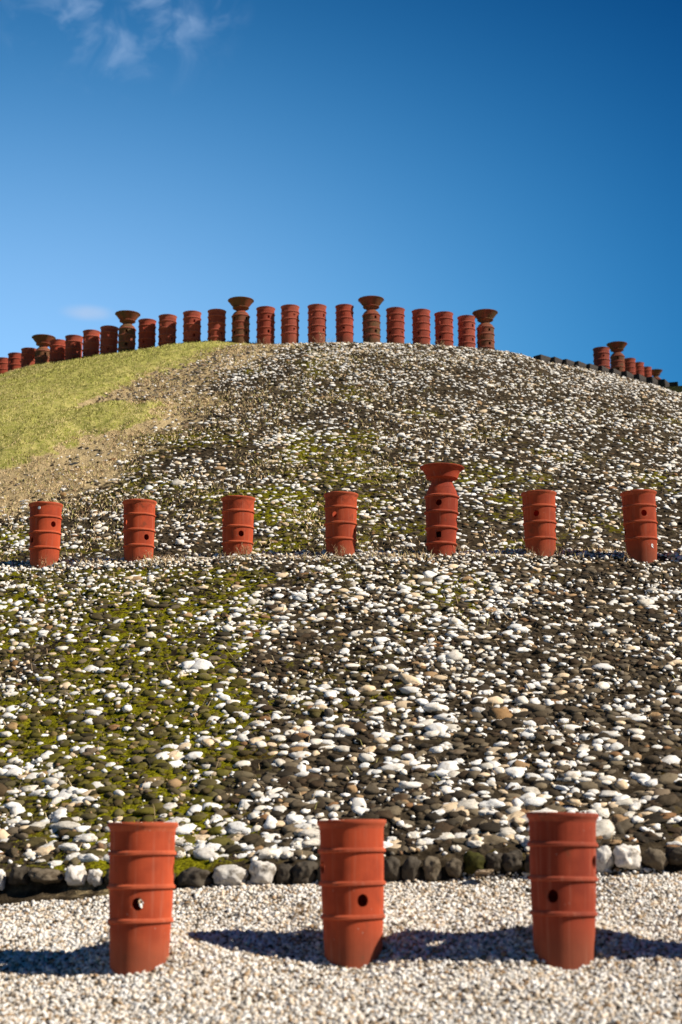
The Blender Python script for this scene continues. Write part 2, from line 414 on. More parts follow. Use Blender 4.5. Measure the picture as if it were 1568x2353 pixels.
def sample(r0, r1, step_r, step_t, jit=0.45, margin=0.5):
    """jittered courses of points on the mound between two radii, as far to the sides as can be seen"""
    xs, ys = [], []
    r = r0; row = 0
    while r < r1:
        half = (MY-r+6)*0.245+margin if r > 12 else 12
        half = min(half, r*0.985)
        amax = math.asin(min(0.985, half/r)) if r > 1 else 1
        am2 = min(amax, 1.1)
        k = int(2*am2*r/step_t); a = np.linspace(-am2, am2, max(k, 2))+rng.uniform(-jit, jit, max(k, 2))*step_t/r
        rr = r+rng.uniform(-jit, jit, len(a))*step_r
        rad = rr.copy()
        for _ in range(4):
            x = MX+rad*np.sin(a); rad = rr+skew(x, rad)
        xs.append(MX+rad*np.sin(a)); ys.append(MY-rad*np.cos(a)); r += step_r; row += 1
    return np.concatenate(xs), np.concatenate(ys)

WHITE = np.array([[.72, .68, .61], [.68, .63, .55], [.77, .74, .68], [.62, .56, .46], [.62, .47, .30], [.72, .65, .54], [.75, .71, .64]])
DARK = np.array([[.042, .033, .023], [.062, .049, .034], [.030, .025, .019], [.070, .056, .038], [.105, .088, .066], [.052, .036, .023], [.15, .125, .09]])
TAN = np.array([[.27, .17, .085], [.32, .20, .10], [.20, .115, .06], [.15, .12, .09]])
SLATE = np.array([[.065, .07, .075], [.10, .095, .085], [.045, .048, .052], [.15, .12, .088], [.21, .15, .10], [.27, .205, .14]])
def pick(p, k): return p[rng.integers(0, len(p), k)]

# slope cobbles: lower and upper face
def cobbles():
    x1, y1 = sample(23.75, 29.5, 0.050, 0.062)
    x2, y2 = sample(9.75, 22.8, 0.062, 0.073)
    x = np.concatenate([x1, x2]); y = np.concatenate([y1, y2])
    low = np.arange(len(x)) < len(x1)
    g = gmask(x, y); r = reff(x, y); keep = (g < -0.05) & (rng.random(len(x)) > np.where(low, 0.16+0.12*(x < -0.74), 0.30-0.10*sstep(12.5, 10.5, r))+0.22*(vnoise(x, y, 2.6, 23)-0.3)+0.6*np.maximum(sstep(-1.6, 0, g), 0.85*sstep(-3.6, -1.0, g)*sstep(-1.8, -4.0, x)))
    band = inpoly(x, y, [(q.x, q.y) for q in [hit(*p_) for p_ in ((215, 905), (540, 785), (600, 800), (480, 862), (330, 935), (230, 935))]]) & (rng.random(len(x)) < .9)
    keep = keep | (band & (g < 0.0))
    x, y, low, g = x[keep], y[keep], low[keep], g[keep]
    N = len(x); r = reff(x, y)
    clump = vnoise(x, y, 1.5, 21)*0.6+vnoise(x, y, 5, 22)*0.4
    pw = np.where(low, 0.355, 0.43+0.13*sstep(15, 11, r))+0.9*(clump-0.5)
    pw = pw+0.25*np.exp(-((r-23.9)/0.25)**2)+np.where((~low) & (x > 0), 0.04, 0)
    white = rng.random(N) < pw
    tan = rng.random(N) < 0.045
    col = np.where(white[:, None], pick(WHITE, N), pick(DARK, N)); col = np.where(tan[:, None], pick(TAN, N), col)
    sl_ = inpoly(x, y, [(q.x, q.y) for q in [hit(*p) for p in ((215, 905), (560, 785), (600, 800), (480, 862), (330, 935), (230, 935))]])
    near = (g > -1.1) & (x < -1.5)
    sl2 = sl_ | (near & (rng.random(N) < 0.55))
    col = np.where(sl2[:, None] & (rng.random(N) < 0.8)[:, None], pick(SLATE, N), col)
    col = col*rng.uniform(0.80, 1.1, (N, 1))
    col = np.where((col.mean(1) < .16)[:, None], col*np.array([1.06, 0.97, 0.82]), col)
    # moss creeps over the dark stones where it grows
    mo = np.where(low, np.where(x < -0.74+0.4*(vnoise(x, y, 3, 12)-.5), 0.72, 0.33), 0.24+0.16*np.exp(-((x+1.2)/3.0)**2)+0.2*np.exp(-((x+0.62)/0.25)**2))+0.55*(vnoise(x, y, 0.9, 13)-0.5)+0.5*(vnoise(x, y, 4, 71)-0.5)
    mf = np.clip((mo-0.42)*3, 0, 1)*rng.uniform(0.1, 0.85, N)*(~white)*(~sl2)
    mf = mf[:, None]; col = col*(1-mf)+np.array([[.105, .092, .008]])*mf
    s = np.exp(rng.normal(0, 0.30, N))*np.where(white, np.where(low, 0.0325, 0.037), np.where(low, 0.030, 0.036))
    s = s*np.where(rng.random(N) < 0.05, 1.22, 1.0); s = np.where(low, s*(1+0.32*sstep(26, 29.3, r))*(0.62+0.38*sstep(23.9, 24.5, r))*0.85, s*0.66*(0.9+0.14*sstep(12, 20, r))); s = np.clip(s, 0.018, 0.095)
    size = np.stack([s*rng.uniform(0.95, 1.7, N), s*rng.uniform(0.7, 1.1, N), s*rng.uniform(0.38, 0.68, N)], 1)
    size[:, 2] *= np.where(white, 1.05, 1.0)
    yaw = rng.normal(0, 0.38, N)
    t, b, n = frames(x, y); z = height(x, y)
    P = np.stack([x, y, z], 1)+n*(size[:, 2:3]*np.where(white[:, None], rng.uniform(-0.40, 0.28, (N, 1)), rng.uniform(-0.45, 0.26, (N, 1))))
    tip = rng.normal(0, 0.16, (N, 1)); n2 = n+b*tip; n2 /= np.linalg.norm(n2, axis=1, keepdims=True); b = np.cross(n2, t); n = n2
    # the 300 that show largest: the lowest courses within the frame
    dep = y*math.cos(PITCH)+z*math.sin(PITCH); u = x/dep*F+CX
    sz = np.where((u > 5) & (u < 1563), size[:, 0]/dep, 0)
    cut = (r > 28.0) & (u > -5) & (u < 1573)
    order = np.argsort(-np.where(cut, r*10+sz*0, 0)-sz*900)[:300]
    rest = np.ones(N, bool); rest[order] = False
    protos = proto_np(2, 20, 0.42)
    me = replicate('cobbles', protos, P[rest], t[rest], b[rest], n[rest], size[rest], yaw[rest], col[rest])
    tag(link('cobbles', me, M_STUFF), 'white and dark river cobbles set all over the two slopes of the mound', 'cobbles', kind='stuff')
    pm = [stone_proto(3, s+31, 0.42) for s in range(16)]
    for m in pm: m.materials.append(M_STONE)
    for i in order:
        o = bpy.data.objects.new('cobble', pm[random.randrange(16)]); COL.objects.link(o)
        ca, sa = math.cos(yaw[i]), math.sin(yaw[i])
        tt = t[i]*ca+b[i]*sa; bb = b[i]*ca-t[i]*sa
        M = Matrix(np.stack([tt*size[i, 0], bb*size[i, 1], n[i]*size[i, 2]], 1).tolist()).to_4x4(); M.translation = Vector(P[i])
        o.matrix_world = M; o.color = (*col[i], 1)
        lum = col[i].mean()
        if lum > 0.55: tag(o, 'white rounded cobble bedded in the lowest courses of the slope above the boulder row', 'cobble', 'white cobbles of the lowest slope courses')
        elif lum > 0.19: tag(o, 'tan or cream cobble bedded in the lowest courses of the slope above the boulder row', 'cobble', 'tan cobbles of the lowest slope courses')
        else: tag(o, 'dark grey brown cobble bedded in the lowest courses of the slope above the boulder row', 'cobble', 'dark cobbles of the lowest slope courses')
cobbles()

# small white pebbles between the cobbles, thicker along the ledge
def pebbles():
    x1, y1 = sample(23.6, 29.55, 0.052, 0.060, 0.6); x2, y2 = sample(9.9, 22.9, 0.13, 0.13, 0.6); x3, y3 = sample(22.7, 24.05, 0.034, 0.036, 0.6)
    x = np.concatenate([x1, x2, x3]); y = np.concatenate([y1, y2, y3])
    k3 = np.arange(len(x)) >= len(x1)+len(x2)
    cl = vnoise(x, y, 1.7, 31)*0.45+vnoise(x, y, 7, 32)*0.55
    p = np.where(k3, 0.5+1.1*(cl-0.45), 0.36+2.4*(cl-0.5))
    keep = (rng.random(len(x)) < p) & (gmask(x, y) < -0.2)
    x, y, k3 = x[keep], y[keep], k3[keep]; N = len(x)
    s = np.exp(rng.normal(0, 0.35, N))*0.0135
    size = np.stack([s*rng.uniform(0.9, 1.5, N), s, s*rng.uniform(0.6, 0.95, N)], 1)
    t, b, n = frames(x, y); P = np.stack([x, y, height(x, y)], 1)+n*(s*rng.uniform(-0.2, 0.7, N))[:, None]
    P[~k3] += n[~k3]*rng.uniform(0, 0.012, ((~k3).sum(), 1))
    col = np.where((rng.random(N) < 0.62)[:, None], pick(WHITE, N), pick(np.concatenate([TAN, DARK, DARK]), N))
    me = replicate('pebbles', proto_np(1, 14, 0.55), P, t, b, n, size, rng.uniform(0, 6.28, N), col)
    tag(link('pebbles', me, M_STUFF), 'small white pebbles lying between the cobbles and along the ledge', 'pebbles', kind='stuff')
pebbles()

# gravel of the front terrace
def gravel():
    x, y = sample(29.66, 32.6, 0.0130, 0.0138, 0.6, margin=0.15)
    x = x[:]; N0 = len(x)
    r = reff(x, y)
    edge = 29.70+0.06*(vnoise(x, y, 3, 41)-0.5)+0.16*sstep(-0.7, -1.3, x)+0.05*(vnoise(x, y, 9, 42)-0.5)
    keep = (r > edge) & (np.abs(x) < 3.4)
    x, y = x[keep], y[keep]; N = len(x)
    s = np.exp(np.clip(rng.normal(0, 0.34, N), -1, .75))*0.0074
    size = np.stack([s*rng.uniform(1.0, 1.6, N), s, s*rng.uniform(0.6, 0.95, N)], 1)
    t, b, n = frames(x, y)
    tl = rng.normal(0, 0.34, (N, 1)); n2 = n+t*tl+b*rng.normal(0, 0.34, (N, 1)); n2 /= np.linalg.norm(n2, axis=1, keepdims=True)
    t2 = t-n2*(t*n2).sum(1, keepdims=True); t2 /= np.linalg.norm(t2, axis=1, keepdims=True); b2 = np.cross(n2, t2)
    P = np.stack([x, y, height(x, y)], 1)+n*(s*rng.uniform(-0.1, 0.9, N))[:, None]
    q = rng.random(N)
    col = pick(np.array([[.70, .65, .58], [.64, .565, .46], [.72, .69, .63], [.60, .48, .35], [.67, .62, .54], [.70, .67, .62]]), N)
    col = np.where((q < 0.17)[:, None], pick(np.array([[.32, .21, .115], [.25, .205, .155], [.36, .26, .16]]), N), col)
    patch = vnoise(x, y, 2.2, 44)*0.6+vnoise(x, y, 7, 45)*0.4
    col = np.where((q > 0.93-0.5*np.clip(patch-0.55, 0, 1))[:, None], pick(DARK, N)*1.5, col)
    me = replicate('gravel', proto_np(1, 14, 0.5), P, t2, b2, n2, size, rng.uniform(0, 6.28, N), col)
    tag(link('gravel', me, M_STUFF), 'pale cream and white gravel covering the sloping front terrace', 'gravel', kind='stuff')
gravel()

# ------------------------------------------------------------------ the boulder row at the foot of the lower slope
def blk(zx, zy, sc, ox, oy): return ((ox+zx/sc)/1.741, (oy+zy/sc)/1.741)
BOULD = []   # (left, right, top, base) in picture units, kind, label
def add_b(x0, x1, y0, y1, sc, ox, oy, kind, label):
    a = blk(x0, y0, sc, ox, oy); b_ = blk(x1, y1, sc, ox, oy); BOULD.append((a[0], b_[0], a[1], b_[1], kind, label))
Z1, Z2, Z3, Z4 = (3.409, 0, 3300), (2.24, 650, 3330), (2.24, 1500, 3300), (3.647, 2300, 3250)
add_b(-60, 75, 610, 890, *Z1, 'w', 'pale cream boulder cut by the left edge, first of the boulder row')
add_b(130, 405, 560, 810, *Z1, 'd', 'smooth blackish boulder beside the mossy gap at the left end of the row')
add_b(390, 870, 600, 800, *Z1, 'b', 'long low brown boulder lying over the bare soil bank at left')
add_b(895, 1185, 555, 830, *Z1, 'w', 'lumpy white boulder standing left of the bent white one')
add_b(1195, 1400, 605, 835, *Z1, 'w', 'smaller bent white boulder just left of the nearest left haniwa')
add_b(1430, 1640, 590, 840, *Z1, 'd', 'black boulder half hidden behind the left edge of the left front haniwa')
add_b(-110, 120, 320, 500, *Z2, 'd', 'dark boulder hidden behind the right side of the left front haniwa')
add_b(135, 455, 315, 500, *Z2, 'd', 'wide dark brown boulder next right of the left front haniwa')
add_b(462, 772, 300, 498, *Z2, 'm', 'white boulder with grey mottling, wider of the white pair near the middle')
add_b(775, 1020, 262, 488, *Z2, 'w', 'clean white boulder with a dimple, right of the mottled white one')
add_b(1025, 1172, 285, 490, *Z2, 'd', 'narrow upright brown boulder right of the dimpled white one')
add_b(1155, 1395, 258, 480, *Z2, 'd', 'broad dark boulder just left of the middle front haniwa')
add_b(1390, 1620, 270, 470, *Z2, 'd', 'dark boulder behind the middle front haniwa')
add_b(70, 238, 290, 505, *Z3, 'd', 'rounded dark boulder touching the right side of the middle front haniwa')
add_b(242, 412, 285, 515, *Z3, 'd', 'leaning dark boulder, second right of the middle front haniwa')
add_b(432, 598, 285, 508, *Z3, 'b', 'upright egg shaped brown boulder, third right of the middle front haniwa')
add_b(635, 810, 300, 470, *Z3, 'b', 'blocky brown boulder with white pebbles on top')
add_b(795, 1000, 235, 430, *Z3, 'g', 'mossy dark boulder in the gap right of the blocky brown one')
add_b(895, 1065, 398, 440, *Z3, 't', 'small flat tan stone lying in front of the mossy boulder')
add_b(995, 1150, 250, 420, *Z3, 'd', 'shadowed black boulder left of the square topped one')
add_b(1140, 1330, 232, 415, *Z3, 'd', 'square topped dark boulder below a big white cobble')
add_b(1335, 1560, 240, 425, *Z3, 'd', 'dark boulder behind the left side of the right front haniwa')
add_b(285, 578, 495, 885, *Z4, 'm', 'tall white boulder with black holes right of the right front haniwa')
add_b(562, 970, 470, 820, *Z4, 'w', 'largest cream white boulder near the right end of the row')
add_b(985, 1350, 535, 810, *Z4, 'b', 'slanting grey brown boulder right of the large cream one')
add_b(1330, 1700, 500, 760, *Z4, 'd', 'black boulder cut by the right edge, last of the row')
BC = {'w': (.60, .55, .48), 'd': (.062, .050, .036), 'b': (.115, .090, .060), 'm': (.52, .48, .42), 'g': (.045, .042, .008), 't': (.30, .22, .14)}
def boulders():
    for i, (x0, x1, y0, y1, kind, label) in enumerate(BOULD):
        cx = (x0+x1)/2
        # foot of the slope straight above this spot
        d = 9.2
        for _ in range(6):
            p = at(cx, (y0+y1)/2, d); rr = float(reff(p.x, p.y)); d += (rr-29.68)*0.95
        p = at(cx, (y0+y1)/2, d)
        if kind == 't': p = at(cx, (y0+y1)/2, d-0.1)
        w = (x1-x0)/F*d/2*1.04; h = (y1-y0)/F*d/2*1.06
        me = stone_proto(4, 60+i, 0.26)
        for v in me.vertices:                                   # squarer than a cobble
            c = v.co; m_ = max(abs(c.x), abs(c.z)); L = math.hypot(c.x, c.z)
            if m_ > 1e-5: k = 1+0.45*(L/m_-1); v.co = Vector((c.x*k, c.y, c.z*k))
        xs = [v.co.x for v in me.vertices]; zs = [v.co.z for v in me.vertices]; ys = [v.co.y for v in me.vertices]
        for v in me.vertices:
            v.co = Vector(((v.co.x-(max(xs)+min(xs))/2)/(max(xs)-min(xs))*2*w, (v.co.y-(max(ys)+min(ys))/2)/(max(ys)-min(ys))*2*max(min(w*0.9, 0.15), 0.05),
                           (v.co.z-(max(zs)+min(zs))/2)/(max(zs)-min(zs))*2*h))
        o = link('boulder', me, M_BOULD); o.location = p; o.rotation_euler = (random.uniform(-.1, .1), random.uniform(-.1, .1) + (0.35 if 'slanting' in label or 'leaning' in label else 0), random.uniform(-.25, .25))
        k = random.uniform(0.85, 1.15); o.color = (*[c*k for c in BC[kind]], 1)
        tag(o, label, 'boulder', 'boulders edging the foot of the lower slope')
boulders()

# ------------------------------------------------------------------ haniwa
SEG = 96
def lathe(bm, prof, seg=SEG, closed=False):
    rings = [[bm.verts.new((r*math.cos(k*math.tau/seg), r*math.sin(k*math.tau/seg), z)) for k in range(seg)] for r, z in prof]
    n = len(rings)
    for i in range(n if closed else n-1):
        a, b = rings[i], rings[(i+1) % n]
        for k in range(seg): bm.faces.new((a[k], a[(k+1) % seg], b[(k+1) % seg], b[k]))
def finish(bm, name, ang=32):
    bmesh.ops.recalc_face_normals(bm, faces=bm.faces)
    me = bpy.data.meshes.new(name); bm.to_mesh(me); bm.free()
    me.polygons.foreach_set('use_smooth', [True]*len(me.polygons)); me.set_sharp_from_angle(angle=R(ang))
    return me
def resamp(prof, step=0.025):
    out = []
    for (r0, z0), (r1, z1) in zip(prof, prof[1:]):
        k = max(1, int(math.hypot(r1-r0, z1-z0)/step))
        out += [(r0+(r1-r0)*i/k, z0+(z1-z0)*i/k) for i in range(k)]
    return out+[prof[-1]]
def hole_cutter(bm, kind, ang, z, w, h):
    """a prism through the wall, facing ang (0 = towards -Y, positive = to the right seen from there)"""
    if kind == 'round': pts = [(math.cos(k*math.tau/24)*w/2, math.sin(k*math.tau/24)*h/2) for k in range(24)]
    elif kind == 'tri': pts = [(-w/2, h/2), (0, -h/2), (w/2, h/2)]
    else: pts = [(-w/2, -h/2), (w/2, -h/2), (w/2, h/2), (-w/2, h/2)]
    d = Vector((math.sin(ang), -math.cos(ang), 0)); s = Vector((math.cos(ang), math.sin(ang), 0))
    a = [bm.verts.new(d*0.07+s*u+Vector((0, 0, z+v))) for u, v in pts]; b = [bm.verts.new(d*0.33+s*u+Vector((0, 0, z+v))) for u, v in pts]
    n = len(pts)
    for k in range(n): bm.faces.new((a[k], a[(k+1) % n], b[(k+1) % n], b[k]))
    bm.faces.new(a[::-1]); bm.faces.new(b)
def body_mesh(name, outer, thick, holes):
    outer = resamp(outer)
    inner = [(max(r-thick, 0.02), z) for r, z in outer][::-1]
    bm = bmesh.new(); lathe(bm, outer+inner, closed=True); bmesh.ops.recalc_face_normals(bm, faces=bm.faces)
    me = bpy.data.meshes.new(name); bm.to_mesh(me); bm.free()
    o = bpy.data.objects.new('tmp', me); COL.objects.link(o)
    cb = bmesh.new()
    for h in holes: hole_cutter(cb, *h)
    bmesh.ops.recalc_face_normals(cb, faces=cb.faces)
    cm_ = bpy.data.meshes.new('cut'); cb.to_mesh(cm_); cb.free()
    c = bpy.data.objects.new('cut', cm_); COL.objects.link(c)
    md = o.modifiers.new('b', 'BOOLEAN'); md.operation = 'DIFFERENCE'; md.object = c; md.solver = 'EXACT'
    dg = bpy.context.evaluated_depsgraph_get(); res = bpy.data.meshes.new_from_object(o.evaluated_get(dg))
    bpy.data.objects.remove(o); bpy.data.objects.remove(c)
    res.name = name
    res.polygons.foreach_set('use_smooth', [True]*len(res.polygons)); res.set_sharp_from_angle(angle=R(32))
    return res
def band_mesh(r, z, out=0.013, hh=0.013):
    """raised clay hoop, closed section sunk a little into the wall"""
    bm = bmesh.new()
    pr = [(r-0.006, z-hh), (r+out*0.75, z-hh*0.80), (r+out, z-hh*0.45), (r+out*0.82, z-hh*0.05), (r+out*0.9, z+hh*0.3), (r+out*0.62, z+hh*0.62), (r-0.006, z+hh*1.5)]
    lathe(bm, pr, closed=True); return finish(bm, 'band', 50)
def lathe_part(name, pr):
    bm = bmesh.new(); lathe(bm, pr, closed=True); return finish(bm, name, 50)
PI = math.pi
def proto_small():
    prof = [(.152, -.30), (.158, 0), (.165, .16), (.170, .25), (.173, .40), (.175, .52), (.176, .60), (.178, .645)]
    holes = [('round', a, .432, .062, .068) for a in (0, PI)]+[('round', a, .258, .062, .068) for a in (PI/2, -PI/2)]
    b = body_mesh('body', prof, .018, holes)
    parts = [('body', b), ('rim', lathe_part('rim', [(.176, .628), (.180, .646), (.186, .656), (.191, .662), (.193, .672), (.191, .680), (.186, .683), (.176, .672), (.158, .640), (.157, .632)]))]
    for r, z in ((.1745, .52), (.172, .345), (.1655, .17)): parts.append(('band', band_mesh(r, z)))
    return parts
def proto_crest():
    prof = [(.186, -.35), (.187, 0), (.188, .4), (.188, .74)]
    holes = []
    for z in (.565, .245):
        holes += [('tri', a, z, .064, .058) for a in (0, PI)]+[('box', a, z, .046, .066) for a in (PI/2, -PI/2)]
    parts = [('body', body_mesh('body', prof, .018, holes)),
             ('rim', lathe_part('rim', [(.187, .722), (.190, .752), (.197, .772), (.204, .780), (.205, .789), (.199, .792), (.186, .778), (.170, .735), (.169, .725)]))]
    for z in (.652, .494, .332, .17): parts.append(('band', band_mesh(.188, z, .015, .013)))
    return parts
def funnel(prof, neck, bowl, bands, holes, thick=.018, bout=.014, extra=()):
    parts = [('body', body_mesh('body', prof, thick, holes)), ('neck', lathe_part('neck', neck)), ('bowl', lathe_part('bowl', bowl))]
    for r, z in bands: parts.append(('band', band_mesh(r, z, bout)))
    return parts+list(extra)
def proto_crest_funnel():
    prof = [(.184, -.35), (.185, 0), (.186, .3), (.185, .57), (.176, .602), (.152, .638), (.122, .664)]
    neck = [(.124, .658), (.102, .676), (.098, .692), (.108, .716), (.150, .748), (.150, .762), (.090, .730), (.080, .692), (.088, .668), (.108, .650)]
    bowl = [(.148, .744), (.172, .748), (.178, .757), (.172, .766), (.156, .772), (.200, .822), (.252, .892), (.272, .914), (.279, .918), (.279, .928), (.266, .928), (.240, .902), (.186, .828), (.136, .764)]
    holes = []
    for z in (.492, .182): holes += [('box', a, z, .052, .066) for a in (0, PI/2, PI, -PI/2)]
    return funnel(prof, neck, bowl, [(.186, .565), (.186, .41), (.186, .255), (.186, .10)], holes)
def proto_ledge_funnel():
    prof = [(.143, -.30), (.149, 0), (.158, .18), (.166, .352), (.173, .526), (.177, .69), (.172, .725), (.160, .765), (.146, .797), (.139, .80)]
    neck = [(.139, .792), (.146, .799), (.143, .807), (.130, .826), (.120, .850), (.116, .870), (.120, .888), (.140, .901), (.168, .908), (.166, .922), (.130, .912), (.104, .890), (.100, .862), (.110, .828), (.124, .796)]
    bowl = [(.160, .904), (.173, .909), (.176, .926), (.179, .940), (.186, .962), (.204, .992), (.226, 1.012), (.242, 1.022), (.245, 1.031), (.238, 1.037), (.222, 1.028), (.198, 1.006), (.172, .965), (.158, .920)]
    holes = [('round', a, .615, .066, .068) for a in (0, PI)]+[('round', a, .44, .06, .066) for a in (PI/2, -PI/2)]+[('box', a, .268, .056, .066) for a in (0, PI)]
    return funnel(prof, neck, bowl, [(.178, .70), (.174, .526), (.167, .352), (.1585, .18)], holes, bout=.0165)
PROT = {'cyl': proto_small(), 'crest': proto_crest(), 'cfun': proto_crest_funnel(), 'lfun': proto_ledge_funnel()}
RIMZ = {'cyl': .676, 'crest': .786, 'cfun': .922, 'lfun': 1.03}
def place(kind, px, py, depth, rot, label, group, color, scale=1.0, lean=(0, 0), mat=None, dz=0.0):
    """stand a haniwa so that its rim is centred at this sight line; rot turns its holes (degrees, to the right)"""
    top = at(px, py, depth)
    root = bpy.data.objects.new('funnel_haniwa' if 'fun' in kind else 'cylinder_haniwa', None); COL.objects.link(root)
    root.empty_display_size = 0.2
    view = math.atan2(top.x, top.y)                              # turn measured from the line of sight
    q = Euler((R(lean[0]), R(lean[1]), 0)).to_quaternion()
    root.location = top-q @ Vector((0, 0, RIMZ[kind]*scale)); root.scale = (scale,)*3
    root.rotation_euler = (q @ Euler((0, 0, R(rot)-view)).to_quaternion()).to_euler()
    for nm, me in PROT[kind]:
        m = mat or (M_CLAYS if kind == 'cfun' and nm in ('bowl', 'neck', 'body') else M_CLAY)
        if nm != 'body' and mat is M_CLAYW: m = M_CLAY
        o = bpy.data.objects.new(nm, me); COL.objects.link(o); o.parent = root
        if not me.materials: me.materials.append(m)
        o.material_slots[0].link = 'OBJECT'; o.material_slots[0].material = m
        kk = (1.1, 1.35, 1.5) if nm in ('band', 'rim') else (1, 1, 1)
        o.color = (*[a_*b_ for a_, b_ in zip(color, kk)], 1)
    tag(root, label, 'haniwa', group)
    return root
def clay(v=0.06, base=(.44, .105, .055)):
    k = random.uniform(1-v, 1+v); h = random.uniform(-v, v)
    return tuple(max(0.01, c*k*(1+s*h)) for c, s in zip(base, (0, 1.2, 1.6)))

G1, G2, G3, G4 = 'haniwa on the gravel terrace', 'haniwa along the middle ledge', 'haniwa along the mound crest', 'haniwa on the far right ridge'
C1 = (.48, .080, .029)
place('cyl', 329, 1893, 7.78, 84, 'large clay cylinder on the gravel terrace at left, bits of gravel showing through its hole', G1, clay(.03, C1), 1.0, (-3, -0.3))
place('cyl', 808, 1887, 7.86, -71, 'middle of the three large clay cylinders on the gravel, round hole right of its front', G1, clay(.03, C1), 1.0, (-3, -0.8))
place('cyl', 1292, 1871, 7.58, 71, 'right of the three large clay cylinders, its rim dipping to the right', G1, clay(.03, (.37, .060, .026)), 1.0, (-3, 1.2))
place('cyl', 1772, 1862, 7.40, 10, 'clay cylinder standing on the gravel outside the frame at right', G1, clay(.03, C1), 1.0, (-3, 0))
C2 = (.52, .085, .030)
p0 = place('cyl', 106, 1160, 16.15, 31, 'leftmost clay cylinder on the ledge, white round sticker under its rim', G2, clay(.03, C2), 1.0, (0, -0.5))
place('cyl', 321, 1154, 16.0, -60, 'second clay cylinder from left on the ledge, combed waves and a hole low at right', G2, clay(.03, C2), 1.0, (0, -0.5), M_CLAYW)
place('cyl', 548, 1146, 15.9, -77, 'third clay cylinder from left on the ledge, combed waves and one central low hole', G2, clay(.03, C2), 1.0, (0, 0.1), M_CLAYW)
place('cyl', 784, 1137, 15.7, -25, 'combed clay cylinder on the ledge just left of the tall funnel topped one', G2, clay(.03, C2), 1.0, (0, 0.3), M_CLAYW)
place('lfun', 1016, 1075, 15.6, -10, 'tall funnel topped haniwa on the ledge with round and square holes', G2, clay(.03, (.42, .064, .026)), 1.0, (0, 1.3))
place('cyl', 1238, 1134, 15.45, -11, 'plain clay cylinder on the ledge just right of the tall funnel topped one', G2, clay(.03, C2), 1.0, (0, -0.6))
p6 = place('cyl', 1467, 1133, 15.25, 16, 'rightmost clay cylinder on the ledge, white chalk loop near its foot', G2, clay(.03, C2), 1.0, (0, -1.3))
place('cyl', 1700, 1132, 15.1, 40, 'clay cylinder on the ledge outside the frame at right', G2, clay(.03, C2), 1.0)

# sticker and chalk loop, each a part of its haniwa
m, t, p = new_mat('white_paint'); p.inputs['Base Color'].default_value = (.72, .74, .72, 1); p.inputs['Roughness'].default_value = .6
m2, t, p = new_mat('grey_ink'); p.inputs['Base Color'].default_value = (.25, .3, .32, 1)
def on_wall(parent, ang, z, r, pts_fn, name, mat, width=0.006, closed=True):
    """a flat mark laid on the wall, bent round it"""
    bm = bmesh.new()
    def w3(u, v, k): a = ang+u/r; return Vector((math.sin(a)*(r+k), -math.cos(a)*(r+k), z+v))
    return bm, w3
r_ = .179; bm = bmesh.new(); a0 = R(-30-31+6)
def wall(u, v, k, a, z, r): q = a+u/r; return (math.sin(q)*(r+k), -math.cos(q)*(r+k), z+v)
c0 = bm.verts.new(wall(0, 0, .004, a0, .612, r_)); ring = [bm.verts.new(wall(.0165*math.cos(k*math.tau/20), .0165*math.sin(k*math.tau/20), .0035, a0, .612, r_)) for k in range(20)]
rb = [bm.verts.new(wall(.0165*math.cos(k*math.tau/20), .0165*math.sin(k*math.tau/20), -.008, a0, .612, r_)) for k in range(20)]
for k in range(20):
    bm.faces.new((c0, ring[k], ring[(k+1) % 20])); bm.faces.new((ring[k], rb[k], rb[(k+1) % 20], ring[(k+1) % 20]))
bm.faces.new(rb); o = link('sticker', finish(bm, 'sticker'), m, p0); o['label'] = 'white round sticker'
bm = bmesh.new(); a1 = R(42-16); zc = .085; rw = .1625
path = [(.009*math.cos(k*math.tau/14), .016*math.sin(k*math.tau/14)) for k in range(15)]+[(.004, -.012), (.008, -.02), (.013, -.026)]
for (u0, v0), (u1, v1) in zip(path, path[1:]):
    d = Vector((u1-u0, v1-v0)); 
    if d.length < 1e-6: continue
    n_ = Vector((-d.y, d.x)).normalized()*.0032
    q = [bm.verts.new(wall(u+s*n_.x, v+s*n_.y, kk, a1, zc, rw)) for kk in (-.006, .0035) for u, v, s in ((u0, v0, -1), (u1, v1, -1), (u1, v1, 1), (u0, v0, 1))]
    bm.faces.new(q[4:]); bm.faces.new(q[3::-1])
    for k in range(4): bm.faces.new((q[k], q[(k+1) % 4], q[4+(k+1) % 4], q[4+k]))
o = link('chalk_mark', finish(bm, 'chalk_mark'), m, p6); o['label'] = 'white chalk loop'

# crest row: px, rim y, turn, kind; depth comes from the ring they stand on
NAMES = ['first', 'second', 'third', 'fourth']
FUN = ['the leftmost funnel topped haniwa on the crest', 'the second funnel topped haniwa from left on the crest', 'the funnel topped haniwa standing where turf meets cobbles',
       'the tallest looking funnel topped haniwa near the middle of the crest', 'the last funnel topped haniwa at the right end of the crest']
CREST = [  # px, y of rim, holes turn, kind
 (-20, 836, 20, 'c'), (9, 826, 60, 'c'), (38, 815, 35, 'c'), (69, 804, 30, 'c'), (101, 776, 15, 'f'), (135, 785, -10, 'c'), (171, 775, 5, 'c'), (211, 763, 35, 'c'), (252, 754, -5, 'c'),
 (294, 722, -5, 'f'), (339, 738, -25, 'c'), (386, 728, 35, 'c'), (442, 720, 105, 'c'), (499, 716, 35, 'c'), (554, 691, 42, 'f'), (611, 710, 110, 'c'), (667, 706, 28, 'c'), (729, 705, -40, 'c'), (792, 705, -5, 'c'),
 (853, 689, 30, 'f'), (909, 712, 50, 'c'), (968, 716, -18, 'c'), (1020, 722, 62, 'c'), (1072, 730, -42, 'c'), (1115, 719, 28, 'f')]
fi = 0; since = 0; total = len(CREST)
